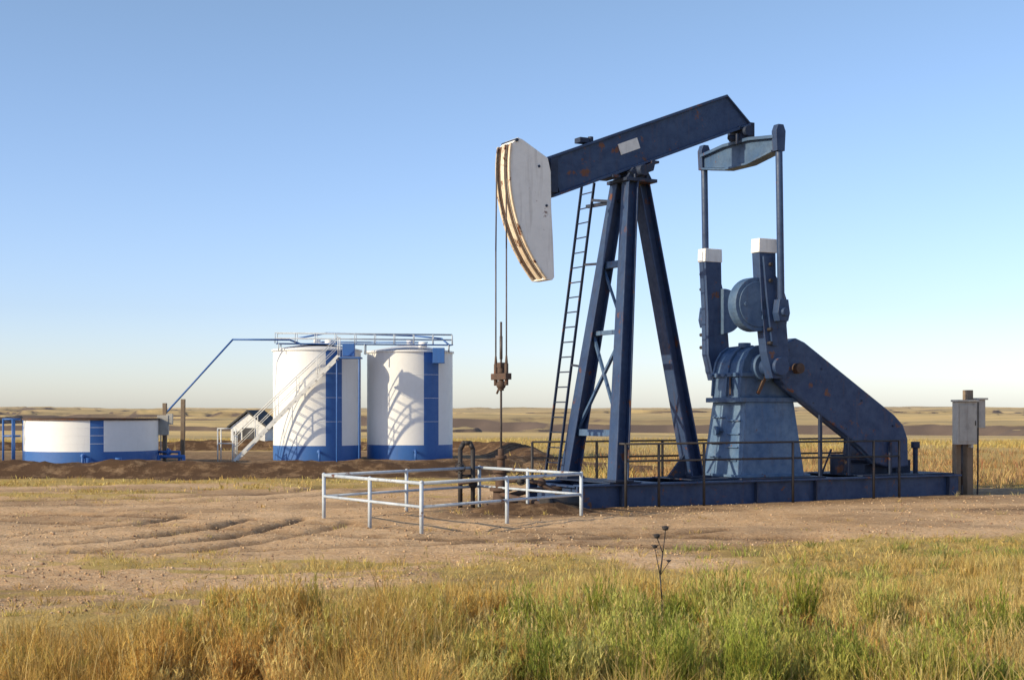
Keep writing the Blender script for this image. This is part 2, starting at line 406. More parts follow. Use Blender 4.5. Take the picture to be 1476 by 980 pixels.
for y in (-.2,.2):
    pts=[(cx+(R0+.05)*math.cos(math.radians(180+t)),y*.9,cz-(R0+.05)*math.sin(math.radians(t))) for t in (-8,-6,-4,-2,0)]
    pts+= [(ux,y,4.5),(ux,y,2.45)]
    b.path(pts,.014,8)
b.obj('bridle_cable',CABLE,PJ)
b=MB()
b.box((ux-.06,-.28,2.24),(ux+.06,.28,2.35))
for y in (-.2,.2): b.tube((ux,y,2.14),(ux,y,2.52),.035,10);b.tube((ux,y,2.52),(ux,y,2.66),.028,10,r1=.016)
b.tube((ux,0,2.35),(ux,0,2.45),.065,12);b.tube((ux,0,2.05),(ux,0,2.24),.05,12);b.ball((ux,0,2.15),.085)
b.box((ux-.05,-.07,2.45),(ux+.05,.07,2.54));b.tube((ux,.0,2.18),(ux,.16,2.0),.02,8)
b.obj('carrier_bar',RUST,PJ,.006)
b=MB();b.tube((ux,0,1.0),(ux,0,3.25),.02,10);b.tube((ux,0,2.6),(ux,0,3.0),.028,8);b.obj('polished_rod',CABLE,PJ)

# equalizer + tail bearing
b=MB()
b.prism([(-1.12,6.72),(-1.12,6.52),(-.35,6.40),(.35,6.40),(1.12,6.52),(1.12,6.72),(.4,6.80),(-.4,6.80)],4.20,4.28,axis='x')
b.prism([(-1.14,6.78),(-1.14,6.72),(-.4,6.80),(.4,6.80),(1.14,6.72),(1.14,6.78),(.4,6.86),(-.4,6.86)],4.12,4.36,axis='x')
b.prism([(-1.1,6.51),(-.35,6.39),(.35,6.39),(1.1,6.51),(1.1,6.47),(.35,6.35),(-.35,6.35),(-1.1,6.47)],4.12,4.36,axis='x')
b.obj('equalizer_beam',BLUE2,PJ,.005)
b=MB()
b.box((4.1,-.17,6.865),(4.4,.17,6.97));b.tube((4.25,-.28,7.02),(4.25,.28,7.02),.10,14);b.box((4.08,-.2,7.04),(4.42,.2,7.10))
b.box((4.36,-.12,6.9),(4.5,.12,7.22));b.tube((4.02,-.2,6.95),(4.02,-.2,6.75),.03,8);b.tube((3.9,-.1,6.88),(4.15,-.1,6.9),.05,8)
b.obj('tail_bearing',DBLUE,PJ,.006)
b=MB()
for s in (-1,1):
    b.tube((4.24,s*1.17,6.86),(4.30,s*1.17,3.55),.066,12)
    b.prism([(4.15,6.48),(4.33,6.48),(4.35,6.85),(4.30,6.97),(4.18,6.97),(4.13,6.85)],s*1.17-.07,s*1.17+.07)
    b.prism([(4.2,3.35),(4.4,3.35),(4.44,3.5),(4.40,3.75),(4.2,3.75),(4.16,3.5)],s*1.17-.085,s*1.17+.085)
    b.tube((4.3,s*1.0,3.52),(4.3,s*1.32,3.52),.075,14)
b.obj('pitman_arms',BLUE,PJ,.006)

# cranks & counterweights
def disc(cx,cz,r,n=28,a0=0,a1=360):
    return [(cx+r*math.cos(math.radians(a)),cz+r*math.sin(math.radians(a))) for a in np.linspace(a0,a1,n,endpoint=(a1-a0)<360)]
for s in (-1,1):
    o=-.05 if s<0 else .05
    b=MB()
    b.prism([(3.96+o,4.62),(4.34+o,4.62),(4.35+o,4.2),(4.46,4.0),(4.6,3.65),(4.55,3.3),(4.60,2.75),(4.53,2.3),(4.22,2.3),(4.08,2.8),(4.02+o,3.6)],min(s*.80,s*1.02),max(s*.80,s*1.02))
    b.prism([(4.02+o,4.55),(4.20+o,4.55),(4.26,3.9),(4.30,2.9),(4.18,2.9),(4.10+o,3.8)],min(s*1.02,s*1.07),max(s*1.02,s*1.07))
    b.tube((4.38,s*.4,2.52),(4.38,s*1.10,2.52),.17,20)
    b.obj('crank_arm',BLUE,PJ,.008)
    b=MB();b.prism([(3.94+o,4.62),(4.36+o,4.62),(4.35+o,4.88),(3.95+o,4.88)],min(s*.79,s*1.04),max(s*.79,s*1.04));b.obj('counterweight_cap',HEADW,PJ,.01)
    b=MB()
    if s<0:
        b.prism(disc(3.90,3.66,.50,40),-.98,-.74);b.prism(disc(3.90,3.66,.42,40),-1.0,-.98)
        b.box((3.98,-1.02,3.56),(4.10,-1.0,3.76));b.box((3.98,-1.02,3.84),(4.08,-1.0,3.94));b.box((3.98,-1.02,3.38),(4.08,-1.0,3.48))
        b.tube((3.62,-1.02,3.66),(3.62,-1.0,3.66),.04,12)
    else:
        b.prism([(4.38,4.1)]+disc(4.42,3.66,.44,20,85,-85)+[(4.38,3.2)],.72,.98)
    b.obj('counterweight',BLUE2,PJ,.014)
    b=MB()
    for z in (4.4,4.1,3.2,2.95): b.tube((4.12,s*1.0,z),(4.12,s*1.12,z),.035,8)
    b.obj('counterweight_bolts',DARK,PJ,.003)

# gearbox
b=MB()
gb=[(3.92,1.95),(3.95,2.35),(4.02,2.62),(4.14,2.80),(4.30,2.9),(4.5,2.93),(4.75,2.86),(4.98,2.66),(5.1,2.4),(5.15,1.95)]
b.prism(gb,-.46,.46)
b.box((3.84,-.56,1.86),(5.24,.56,1.95))
for y in (-.44,.0,.44): b.prism([(a+(-.03 if a<4.5 else .03),z+.03) for a,z in gb],y-.025,y+.025)
b.prism([(3.9,2.34),(5.14,2.34),(5.14,2.42),(3.9,2.42)],-.52,.52)
b.tube((4.38,-.62,2.52),(4.38,.62,2.52),.26,24);b.tube((4.95,-.66,2.45),(4.95,.6,2.45),.15,20)
b.tube((4.35,0,2.9),(4.35,0,3.0),.12,14)
for i in range(5): b.tube((3.94,-.4+.2*i,2.38),(3.86,-.4+.2*i,2.38),.025,8)
b.obj('gear_reducer',BLUE2,PJ,.012)
b=MB()
b.tube((4.98,-.9,2.5),(4.98,-.66,2.5),.10,16);b.bar((4.2,-.60,2.02),(4.5,-.60,2.55),.05,.06);b.bar((3.86,-.2,2.0),(3.93,-.1,2.33),.03,.08);b.obj('brake_drum',RUST,PJ,.004)
# pedestal
b=MB()
def frus(b,x0,x1,y,z0,X0,X1,Y,z1):
    vs=[(x0,-y,z0),(x1,-y,z0),(x1,y,z0),(x0,y,z0),(X0,-Y,z1),(X1,-Y,z1),(X1,Y,z1),(X0,Y,z1)]
    b.add(vs,[(0,3,2,1),(4,5,6,7),(0,1,5,4),(1,2,6,5),(2,3,7,6),(3,0,4,7)])
frus(b,3.80,5.30,.62,.453,3.98,5.12,.52,1.86)
b.box((3.72,-.70,.453),(5.38,.70,.50))
for z in (.75,1.0,1.25,1.5):
    x=3.80+.18*(z-.453)/1.41; b.box((x-.035,-.45,z),(x+.03,-.05,z+.025));b.box((x-.035,.08,z+.06),(x+.03,.42,z+.085))
b.tube((3.86,.22,1.32),(3.80,.22,1.32),.09,14)
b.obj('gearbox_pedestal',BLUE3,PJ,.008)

# belt guard
gp=[(4.62,2.25),(4.66,2.75),(4.78,3.0),(4.98,3.08),(5.2,3.0),(7.45,1.62),(7.68,1.42),(7.8,1.15),(7.82,.60),(7.4,.56),(7.0,.66),(6.6,.98),(4.85,2.08)]
b=MB();b.prism(gp,-.76,-.50)
b.obj('belt_guard',BLUE,PJ,.03)
b=MB()
b.bar((5.6,-.72,.45),(5.6,-.72,1.62),.06,.06);b.bar((7.3,-.80,.45),(7.3,-.80,1.1),.05,.05);b.bar((6.3,-.72,.45),(6.3,-.72,1.2),.06,.06)
for (x,z) in ((4.8,2.85),(5.6,2.5),(6.6,1.9),(7.4,1.4),(5.4,1.85),(6.2,1.35),(7.6,.75)): b.tube((x,-.775,z),(x,-.755,z),.02,8)
b.obj('belt_guard_supports',DBLUE,PJ,.003)
# motor
b=MB();b.tube((7.35,-.45,.86),(7.35,.35,.86),.26,22)
for i in range(12): 
    a=math.radians(i*30);b.bar((7.35+.25*math.cos(a),-.3,.86+.25*math.sin(a)),(7.35+.25*math.cos(a),.25,.86+.25*math.sin(a)),.02,.05)
b.box((7.05,-.35,.45),(7.65,.3,.62));b.box((7.5,-.2,1.0),(7.72,.05,1.22))
b.tube((8.15,-.6,.45),(8.15,-.6,.95),.05,10);b.tube((8.15,-.6,.95),(8.15,-.6,1.08),.09,12);b.box((8.0,-.2,.45),(8.4,.3,.7))
b.tube((5.9,-.4,.45),(6.15,-.4,.95),.02,8);b.tube((6.3,-.4,.45),(6.3,-.4,.85),.14,14)
b.obj('drive_motor',DBLUE,PJ,.005)

# ladder
b=MB()
la,lb=Vector((.70,.86,.45)),Vector((1.5,.86,5.98));off=Vector((0,.46,0))
b.bar(la,lb,.045,.03,up=(0,1,0));b.bar(la+off,lb+off,.045,.03,up=(0,1,0))
for i in range(1,20):
    p=la.lerp(lb,i/19.6);b.tube(p,p+off,.012,8)
b.bar(la.lerp(lb,.94),legp(1,5.55),.05,.05);b.bar(la.lerp(lb,.72)+Vector((.02,0,0)),legp(1,4.42),.06,.04);b.bar(la.lerp(lb,.38),legp(1,2.5),.04,.04)
b.bar(lb+off*.5+Vector((-.02,0,-.42)),(1.7,-.1,5.56),.07,.06)
b.obj('ladder',DBLUE,PJ)

# handrail of the unit
b=MB()
yy=-1.10;rx=[.95,1.64,2.61,4.63,6.6,7.25]
for x in rx: b.tube((x,yy,-.06),(x,yy,1.12),.026,10)
for z in (1.12,.82): b.tube((rx[0],yy,z),(rx[-1],yy,z),.020,10)
for x in (.95,): b.tube((x,yy,1.12),(x,-.7,1.12),.022,8)
yy=1.10;rx=[.3,1.7,3.2,4.8,6.4,7.8]
for x in rx: b.tube((x,yy,-.06),(x,yy,1.12),.026,10)
for z in (1.12,.82): b.tube((rx[0],yy,z),(rx[-1],yy,z),.020,10)
for z in (1.12,.82): b.tube((7.8,yy,z),(7.8,-.2,z),.020,10)
b.tube((7.8,-.2,1.12),(7.8,-.2,.45),.026,10)
b.obj('guard_rail',DARK,PJ)

# ---------------------------------------------------------------- wellhead
wx=.626+ux*.883;wy=25.283+ux*.469
WH=empty('wellhead',(wx,wy,0))
b=MB()
b.tube((0,0,-.1),(0,0,.12),.30,24);b.tube((0,0,.12),(0,0,.30),.14,16);b.tube((0,0,.30),(0,0,.36),.20,16);b.tube((0,0,.36),(0,0,.62),.10,16)
b.tube((0,0,.62),(0,0,.67),.15,16);b.tube((0,0,.67),(0,0,.86),.07,14);b.tube((0,0,.86),(0,0,.92),.10,14);b.tube((0,0,.92),(0,0,1.04),.055,12)
b.path([(0,0,.48),(.35,-.1,.48),(.65,-.2,.46),(.95,-.25,.30),(1.1,-.2,.1),(1.15,-.15,-.1)],.04)
b.path([(0,0,.5),(-.3,.1,.5),(-.75,.15,.42)],.035)
b.path([(.1,0,.2),(.5,.2,.3),(1.3,.5,.32),(1.8,.6,.1)],.05);b.ball((.7,-.2,.46),.08);b.tube((.7,-.2,.46),(.7,-.2,.72),.02,8)
b.path([(0,-.1,.25),(.2,-.5,.22),(.7,-.8,.12),(.9,-.9,-.05)],.045)
b.obj('tubing_head',RUST,WH,.004)
b=MB()
b.path([(-.72,.2,-.1),(-.72,.2,1.02),(-.66,.22,1.13),(-.55,.25,1.13),(-.5,.26,1.02),(-.5,.26,-.1)],.042)
b.tube((-.72,.2,.55),(-.5,.26,.55),.03,8);b.ball((-.72,.2,.7),.075);b.ball((-.5,.26,.4),.08);b.tube((-.72,.08,.7),(-.72,.2,.7),.02,8)
for i in range(12):
    a=i*math.pi/6;c=(i+1)*math.pi/6
    b.tube((-.72+.09*math.cos(a),.08,.7+.09*math.sin(a)),(-.72+.09*math.cos(c),.08,.7+.09*math.sin(c)),.01,6)
    b.tube((.35+.10*math.cos(a),-.28,.52+.10*math.sin(a)),(.35+.10*math.cos(c),-.28,.52+.10*math.sin(c)),.011,6)
b.tube((.35,-.28,.52),(.35,-.08,.5),.015,8);b.ball((.35,-.1,.48),.08)
b.obj('flow_valves',DARK,WH)
b=MB()
b.tube((.75,-.9,.12),(1.35,-.55,.16),.11,14);b.tube((.72,-.92,.12),(.80,-.87,.12),.15,14)
b.obj('drip_barrel',DARK,WH)
def mound(name,cx,cy,rx,ry,h,dark=.8,seed=3):
    n=44;X,Y=np.meshgrid(np.linspace(-1,1,n),np.linspace(-1,1,n));d=np.clip(1-(X**2+Y**2),0,1)
    wxx=cx+X*rx;wyy=cy+Y*ry
    Z=h*d**1.3*(.6+.8*fbm(wxx*3,wyy*3,seed,4))-.06
    v=np.column_stack([wxx.ravel(),wyy.ravel(),Z.ravel()])
    f=[(j*n+i,j*n+i+1,(j+1)*n+i+1,(j+1)*n+i) for j in range(n-1) for i in range(n-1)]
    me=bpy.data.meshes.new(name);me.from_pydata(v.tolist(),[],f);me.polygons.foreach_set('use_smooth',[True]*len(f))
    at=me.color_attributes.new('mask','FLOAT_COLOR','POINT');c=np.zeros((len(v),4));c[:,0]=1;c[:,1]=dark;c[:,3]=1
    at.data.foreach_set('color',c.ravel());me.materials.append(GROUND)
    o=bpy.data.objects.new(name,me);COL.objects.link(o)
mound('soil_mound',.3,24.0,1.4,1.0,.22,.95,3)
mound('soil_mound',1.2,40,4.5,2.2,.32,.9,8)

# ---------------------------------------------------------------- pipe fence round the wellhead
A=Vector((-2.95,22.3,0));B=Vector((-1.26,19.8,0));C=Vector((1.11,22.8,0));D=A+(C-B)
b=MB()
def rail(p,q,z,r=.026): b.tube(p+Vector((0,0,z)),q+Vector((0,0,z)),r,12)
for p,q in ((A,B),(B,C),(C,D),(D,A)):
    rail(p,q,.69);rail(p,q,.36,.022)
for p in (A,B,C,D,(A+B)/2,(B+C)/2,(C+D)/2,(A+D)/2):
    b.tube(p+Vector((0,0,-.12)),p+Vector((0,0,.71)),.029,12);b.ball(p+Vector((0,0,.70)),.031)
b.obj('pipe_fence',FENCE)

# ---------------------------------------------------------------- electrical box on posts
EB=empty('electrical_control_box',(9.25,28.9,0),math.radians(22))
b=MB();b.bar((-.18,.1,-.2),(-.18,.1,1.55),.13,.13,up=(0,1,0));b.bar((.10,.1,-.2),(.10,.1,2.12),.15,.15,up=(0,1,0));b.obj('wooden_posts',WOOD,EB,.008)
b=MB();b.box((-.36,-.16,1.02),(.12,.02,1.88));b.box((-.40,-.2,1.88),(.14,.02,1.92));b.box((.20,-.12,1.35),(.36,.18,1.92));b.box((-.33,-.175,1.08),(.08,-.162,1.82));b.box((.18,-.16,1.921),(.40,.2,1.96))
b.box((-.02,-.15,.95),(.04,-.05,1.02));b.obj('enclosure',GREY,EB,.008)
b=MB();b.path([(-.2,-.08,1.02),(-.2,-.08,.2),(-.2,-.08,-.1)],.022);b.path([(.27,0,1.35),(.27,0,.3),(.25,0,-.1)],.018);b.box((.05,-.185,1.4),(.07,-.176,1.5));b.obj('conduit',DARK,EB)

# ---------------------------------------------------------------- storage tanks
def tank(name,cx,cy,r,z1,s0,s1,band,roof=True,seg=96):
    T=empty(name,(cx,cy,0));zs=[-.1,band]
    nrow=4
    for i in range(1,nrow+1): zs.append(band+(z1-band)*i/nrow)
    b=MB();vs=[]
    for z in zs:
        for i in range(seg):
            a=2*math.pi*i/seg;vs.append((r*math.sin(a),-r*math.cos(a),z))
    for k in range(len(zs)-1):
        for i in range(seg):
            mid=(i+.5)*360/seg
            f=(k*seg+i,k*seg+(i+1)%seg,(k+1)*seg+(i+1)%seg,(k+1)*seg+i)
            mi=1 if (k==0 or s0<=mid<=s1) else 0
            b.f.append(list(f));b.m.append(mi);b.sm.append(True)
    b.v=vs
    b.obj('tank_shell',[TANKW,TANKB],T)
    b=MB()
    def ring(z,rr,h,t,mi=0):
        n=seg;v=[];f=[]
        for i in range(n):
            a=2*math.pi*i/n;s,c=math.sin(a),-math.cos(a)
            v+=[((rr-t)*s,(rr-t)*c,z),(rr*s,rr*c,z),(rr*s,rr*c,z+h),((rr-t)*s,(rr-t)*c,z+h)]
        for i in range(n):
            p=4*i;q=4*((i+1)%n)
            for k in range(4): f.append((p+k,q+k,q+(k+1)%4,p+(k+1)%4))
        b.add(v,f,mi)
    ring(z1-.03,r+.05,.06,.07)
    if roof:
        n=seg;v=[(0,0,z1+.32)]+[((r+.04)*math.sin(2*math.pi*i/n),-(r+.04)*math.cos(2*math.pi*i/n),z1+.031) for i in range(n)]
        b.add(v,[(0,1+i,1+(i+1)%n) for i in range(n)],0,True)
        b.tube((0,0,z1+.28),(0,0,z1+.45),.12,14);b.tube((.5,-.6,z1+.15),(.5,-.6,z1+.35),.15,14)
        b.obj('tank_roof',TANKW,T)
    else:
        b.obj('tank_rim',RUST,T)
    b=MB()
    for k in range(2,len(zs)-1): ring(zs[k]-.005,r+.005,.010,.010)
    b.obj('weld_seams',TANKW,T)
    b=MB()
    a=math.radians(10);c=Vector((math.sin(a),-math.cos(a),0))
    b.path([c*(r-.02)+Vector((0,0,.3)),c*(r+.35)+Vector((0,0,.3)),c*(r+.35)+Vector((0,0,-.1))],.04);b.ball(c*(r+.2)+Vector((0,0,.3)),.08)
    b.obj('tank_fittings',TANKB,T)
    return T
tank('oil_storage_tank',-6.85,50.0,1.53,3.80,18,41,.50)
tank('oil_storage_tank',-3.66,51.0,1.53,3.78,23,44,.50)
LT=tank('open_water_tank',-13.65,46.2,2.10,1.43,14,28,.42,roof=False)
b=MB();n=48;b.add([(2.05*math.cos(2*math.pi*i/n),2.05*math.sin(2*math.pi*i/n),1.1) for i in range(n)],[tuple(range(n))]);b.obj('dark_water',DARK,LT)
b=MB()
for x in (-2.45,-2.15): 
    for y in (-1.2,-.2): b.tube((x,y,-.1),(x,y,1.45),.035,8)
b.tube((-2.45,-1.2,1.43),(-1.9,-1.2,1.43),.03,8);b.tube((-2.45,-1.2,.9),(-1.9,-1.2,.9),.03,8);b.tube((-2.45,-.2,1.43),(-2.45,-1.2,1.43),.03,8)
for x in(.55,1.5):b.tube((x,-2.3,-.1),(x,-2.3,.25),.1,10)
b.obj('tank_pipework',TANKB,LT)

# catwalk & stairs
CW=empty('tank_stairway',(0,0,0))
b=MB();Y0,Y1=47.85,48.38
st0=Vector((-9.35,0,.02));st1=Vector((-5.85,0,3.55))
for y in (Y0,Y1):
    b.bar((st0.x,y,st0.z),(st1.x,y,st1.z),.03,.09,up=(0,0,1))
    for z,r in ((.85,.016),(.45,.011)): b.tube((st0.x,y,st0.z+z),(st1.x,y,st1.z+z*.75),r,8)
    for i in range(6):
        p=st0.lerp(st1,i/5);b.tube((p.x,y,p.z),(p.x,y,p.z+.85-.2*i/5),.014,8)
for i in range(15):
    p=st0.lerp(st1,(i+.5)/15)
    for q in (-.05,.05): b.box((p.x+q-.011,Y0+.03,p.z-.008),(p.x+q+.011,Y1-.03,p.z+.008))
for x in (-9.9,-9.4): 
    for y in (Y0,Y1): b.tube((x,y,-.1),(x,y,1.1),.022,8)
for z in (1.1,.6): b.tube((-9.9,Y0,z),(-9.4,Y0,z),.018,8);b.tube((-9.9,Y0,z),(-9.9,Y1,z),.018,8)
b.obj('stair_flight',WHITE,CW)
b=MB()
b.box((-5.95,47.85,3.46),(-5.1,48.55,3.51))
b.bar((-8.1,48.85,4.0),(-2.1,49.95,4.0),.5,.03)
for x in (-5.9,-5.15):
    b.tube((x,47.9,-.1),(x,47.9,3.46),.028,8)
b.box((-5.75,48.2,3.55),(-5.35,48.52,3.98));b.box((-2.75,49.3,3.35),(-2.35,49.75,3.88))
b.obj('platform_deck',TANKB,CW,.006)
b=MB()
for o in (-.24,.24):
    p0=Vector((-8.1,48.85+o,4.0));p1=Vector((-2.1,49.95+o,4.0))
    for z in (.18,.36): b.tube(p0+Vector((0,0,z)),p1+Vector((0,0,z)),.016,8)
    for i in range(10): 
        p=p0.lerp(p1,i/9);b.tube(p,p+Vector((0,0,.36)),.016,8)
    for t in (0.02,.5,.98):
        p=p0.lerp(p1,t);b.tube(p+Vector((0,0,-.35 if .1<t<.9 else -.25)),p,.02,8)
b.obj('walkway_railing',FENCE,CW)
b=MB()
b.path([(-11.7,48.0,-.1),(-11.7,48.0,1.6),(-9.5,48.4,4.12),(-7.6,48.6,4.12),(-7.3,49.2,4.0)],.032)
b.path([(-7.6,49.6,4.2),(-6.5,49.9,4.42),(-3.5,50.6,4.36),(-2.5,50.6,4.26),(-2.2,50.2,4.0)],.03)
b.path([(-7.0,50.2,4.12),(-5.0,50.4,4.12),(-3.0,50.6,4.12)],.025)
b.obj('overhead_fill_line',TANKB,CW)
b=MB()
b.path([(-11.6,46.6,-.1),(-11.6,46.6,.35),(-10.9,46.6,.35),(-10.9,46.6,-.1)],.045);b.ball((-11.25,46.6,.35),.1)
b.path([(-11.4,45.9,-.1),(-11.4,45.9,.22),(-10.6,45.9,.22),(-10.6,45.9,-.1)],.06);b.tube((-11.1,45.9,.22),(-11.1,45.9,.5),.03,8)
b.obj('pipe_manifold',TANKB)

# utility posts
UP=empty('utility_post',(-11.45,46.9,0))
b=MB();b.bar((0,0,-.2),(0,0,1.95),.13,.13,up=(0,1,0));b.obj('post',WOOD,UP,.01)
b=MB();b.box((-.2,-.2,.9),(.16,-.07,1.55));b.box((.09,-.18,1.25),(.3,-.08,1.6));b.tube((-.1,-.12,.9),(-.1,-.12,-.1),.02,8);b.obj('meter_box',GREY,UP,.008)
UP=empty('utility_post',(-11.35,49.0,0));b=MB();b.bar((0,0,-.2),(.02,0,2.1),.14,.14,up=(0,1,0));b.obj('post',WOOD,UP,.01)

# small shed behind the yard
SH=empty('equipment_shed',(-11.35,63,-.15),math.radians(-12))
b=MB();b.prism([(-.8,0),(.8,0),(.8,1.15),(0,1.75),(-.8,1.15)],-.9,.9);b.obj('shed_walls',WHITE,SH,.01)
b=MB()
for s in (-1,1):
    b.add([(0,-1.0,1.80),(s*.95,-1.0,1.08),(s*.95,1.0,1.08),(0,1.0,1.80),(0,-1.0,1.88),(s*.95,-1.0,1.16),(s*.95,1.0,1.16),(0,1.0,1.88)],[(0,1,2,3),(4,5,6,7),(0,1,5,4),(1,2,6,5),(2,3,7,6),(3,0,4,7)])
b.obj('shed_roof',BLACK,SH)
b=MB();b.box((-.25,-.93,0),(.35,-.905,1.1));b.box((-.65,-.93,.5),(-.35,-.905,.95));b.obj('shed_door_and_window',BLACK,SH)

# ---------------------------------------------------------------- vegetation
def blades(name,base,h,ang,lean,w,col,mid=1.0,tip=None):
    n=len(h);dirx=np.cos(ang);diry=np.sin(ang)
    wa=rng.uniform(0,np.pi,n);wx_,wy_=np.cos(wa)*w/2,np.sin(wa)*w/2
    V=np.zeros((n,5,3))
    def P(t):
        return np.column_stack([base[:,0]+dirx*lean*h*t**1.6,base[:,1]+diry*lean*h*t**1.6,base[:,2]+h*t*(1-.25*np.minimum(lean,1.5)*t)])
    p0,p1,p2=P(0),P(.55),P(1.0);W=np.column_stack([wx_,wy_,np.zeros(n)])
    V[:,0]=p0-W;V[:,1]=p0+W;V[:,2]=p1+W*mid;V[:,3]=p1-W*mid;V[:,4]=p2
    me=bpy.data.meshes.new(name);me.vertices.add(n*5);me.vertices.foreach_set('co',V.ravel())
    o=np.arange(n)[:,None]*5;lo=np.concatenate([o+np.array([[0,1,2,3]]),o+np.array([[3,2,4]])],1)
    me.loops.add(n*7);me.loops.foreach_set('vertex_index',lo.ravel())
    me.polygons.add(n*2);ls=(np.arange(n)[:,None]*7+np.array([[0,4]])).ravel();me.polygons.foreach_set('loop_start',ls)
    me.update(calc_edges=True)
    at=me.color_attributes.new('Col','FLOAT_COLOR','POINT');c=np.ones((n,5,4));c[:,:,:3]=col[:,None,:];at.data.foreach_set('color',c.ravel())
    me.materials.append(GRASS);ob=bpy.data.objects.new(name,me);COL.objects.link(ob);return ob
def tufts(cx,cy,nb,rad,hh,wid,pal,leanr=(.1,.9)):
    k=len(cx);idx=np.repeat(np.arange(k),nb)
    n=len(idx);a=rng.uniform(0,2*np.pi,n);rr=np.sqrt(rng.uniform(0,1,n))*rad[idx]
    x=cx[idx]+rr*np.cos(a);y=cy[idx]+rr*np.sin(a)
    z=height(x,y)-.01
    h=hh[idx]*rng.uniform(.45,1.1,n);lean=rng.uniform(*leanr,n)
    ang=a+rng.normal(0,.7,n)
    pal=np.array(pal);t=rng.uniform(0,1,k)*(len(pal)-1.001);i=t.astype(int);f=(t-i)[:,None]
    tc=pal[i]*(1-f)+pal[i+1]*f
    col=np.clip(tc[idx]*rng.uniform(.65,1.3,(n,1))+rng.normal(0,.012,(n,3)),.01,.9)
    return np.column_stack([x,y,z]),h,ang,lean,wid*rng.uniform(.6,1.3,n),col
GOLD=[(.60,.42,.13),(.50,.32,.085),(.66,.50,.21),(.42,.26,.075),(.62,.46,.17)]
ORNG=[(.54,.33,.085),(.42,.23,.055),(.60,.42,.14),(.33,.19,.045),(.57,.38,.11)]
YEL=[(.64,.50,.17),(.54,.41,.12),(.70,.57,.25),(.46,.39,.12)]
GRN=[(.24,.26,.05),(.31,.33,.08),(.38,.38,.12),(.19,.21,.04)]
def fg_edge(x):
    return np.interp(x,[-6,-4,-2.2,-1.2,-.5,1,3,6],[9.2,9.6,10.4,12.0,12.8,13.4,14.5,15.5])
n=11500
x=rng.uniform(-5.2,6.8,n);y=rng.uniform(7.0,16.0,n)
ed=fg_edge(x);k=(rng.uniform(0,1,n)<sm(1.4,-.6,y-ed)*(.3+1.3*fbm(x*1.3,y*1.3,51,3)))
k&=~((x>-.1)&(y<11)&(rng.uniform(0,1,n)<.62))
x=x[k];y=y[k]
hh=.08+.42*sm(.25,.8,fbm(x*1.2,y*1.2,52,4))*sm(-5.5,-1.0,x+rng.normal(0,.4,len(x)))+.05
hh=hh*np.where(y>11,.6,1)*np.where(y>13,.75,1)
left=x<-.3+rng.normal(0,.5,len(x))
for sel,pal in ((left,ORNG+GOLD[:2]),(~left,GOLD+YEL)):
    blades('dry_grass',*tufts(x[sel],y[sel],15,np.full(sel.sum(),.08),hh[sel],.006,pal,(.05,.7)),mid=.8)
# tall pale seed stalks standing above the rest
n=1100
x=rng.uniform(-3.2,4.6,n);y=rng.uniform(8.2,12.2,n);k=(fbm(x*1.1,y*1.1,57,3)>.47)&(y<fg_edge(x));x=x[k];y=y[k];n=len(x)
z=height(x,y);hs=rng.uniform(.28,.56,n);an=rng.uniform(0,6.28,n);le=rng.uniform(.05,.35,n)
colr=np.array([.62,.46,.19])*rng.uniform(.7,1.15,(n,1))
blades('seed_stalks',np.column_stack([x,y,z]),hs,an,le,np.full(n,.004),colr)
rep=6;i=np.repeat(np.arange(n),rep);t=rng.uniform(.72,1,n*rep)
px=x[i]+np.cos(an[i])*le[i]*hs[i]*t**1.6;py=y[i]+np.sin(an[i])*le[i]*hs[i]*t**1.6;pz=z[i]+hs[i]*t*(1-.25*le[i]*t)
blades('seed_stalks',np.column_stack([px,py,pz]),rng.uniform(.02,.05,n*rep),rng.uniform(0,6.28,n*rep),rng.uniform(.2,.9,n*rep),np.full(n*rep,.006),colr[i])
# sparse yellow tufts over mid ground
n=28000
x=rng.uniform(-12,15,n);y=10+24*rng.uniform(0,1,n)**1.3
dm=dirt_mask(x,y)
pr=(1-dm)**1.5*(.25+1.3*sm(.40,.62,fbm(x*.8,y*.8,61,4)))+.014
lxx=(x-.626)*.883+(y-25.28)*.469
inpump=((lxx>-.2)&(lxx<9.4)&(np.abs(-(x-.626)*.469+(y-25.28)*.883)<1.3))
k=(rng.uniform(0,1,n)<pr*.8)&(~inpump)&(np.abs(x)<.55*y)
x=x[k];y=y[k]
hh=rng.uniform(.04,.12,len(x))*(.6+.9*fbm(x*.5,y*.5,63,2))
blades('dry_grass_tufts',*tufts(x,y,11,rng.uniform(.05,.13,len(x)),hh,.0075,YEL+GOLD,(.2,1.3)))
# taller weeds on the right side
cx_=np.concatenate([rng.normal(6.3,.9,60),rng.normal(3.9,.8,25),rng.uniform(2,9,60)]);cy_=np.concatenate([rng.normal(16.6,.5,60),rng.normal(14.5,.5,25),rng.uniform(13.5,18.5,60)])
blades('green_weeds',*tufts(cx_,cy_,40,rng.uniform(.08,.22,len(cx_)),rng.uniform(.06,.16,len(cx_)),.008,GRN+[(.46,.42,.15)],(.2,1.0)))
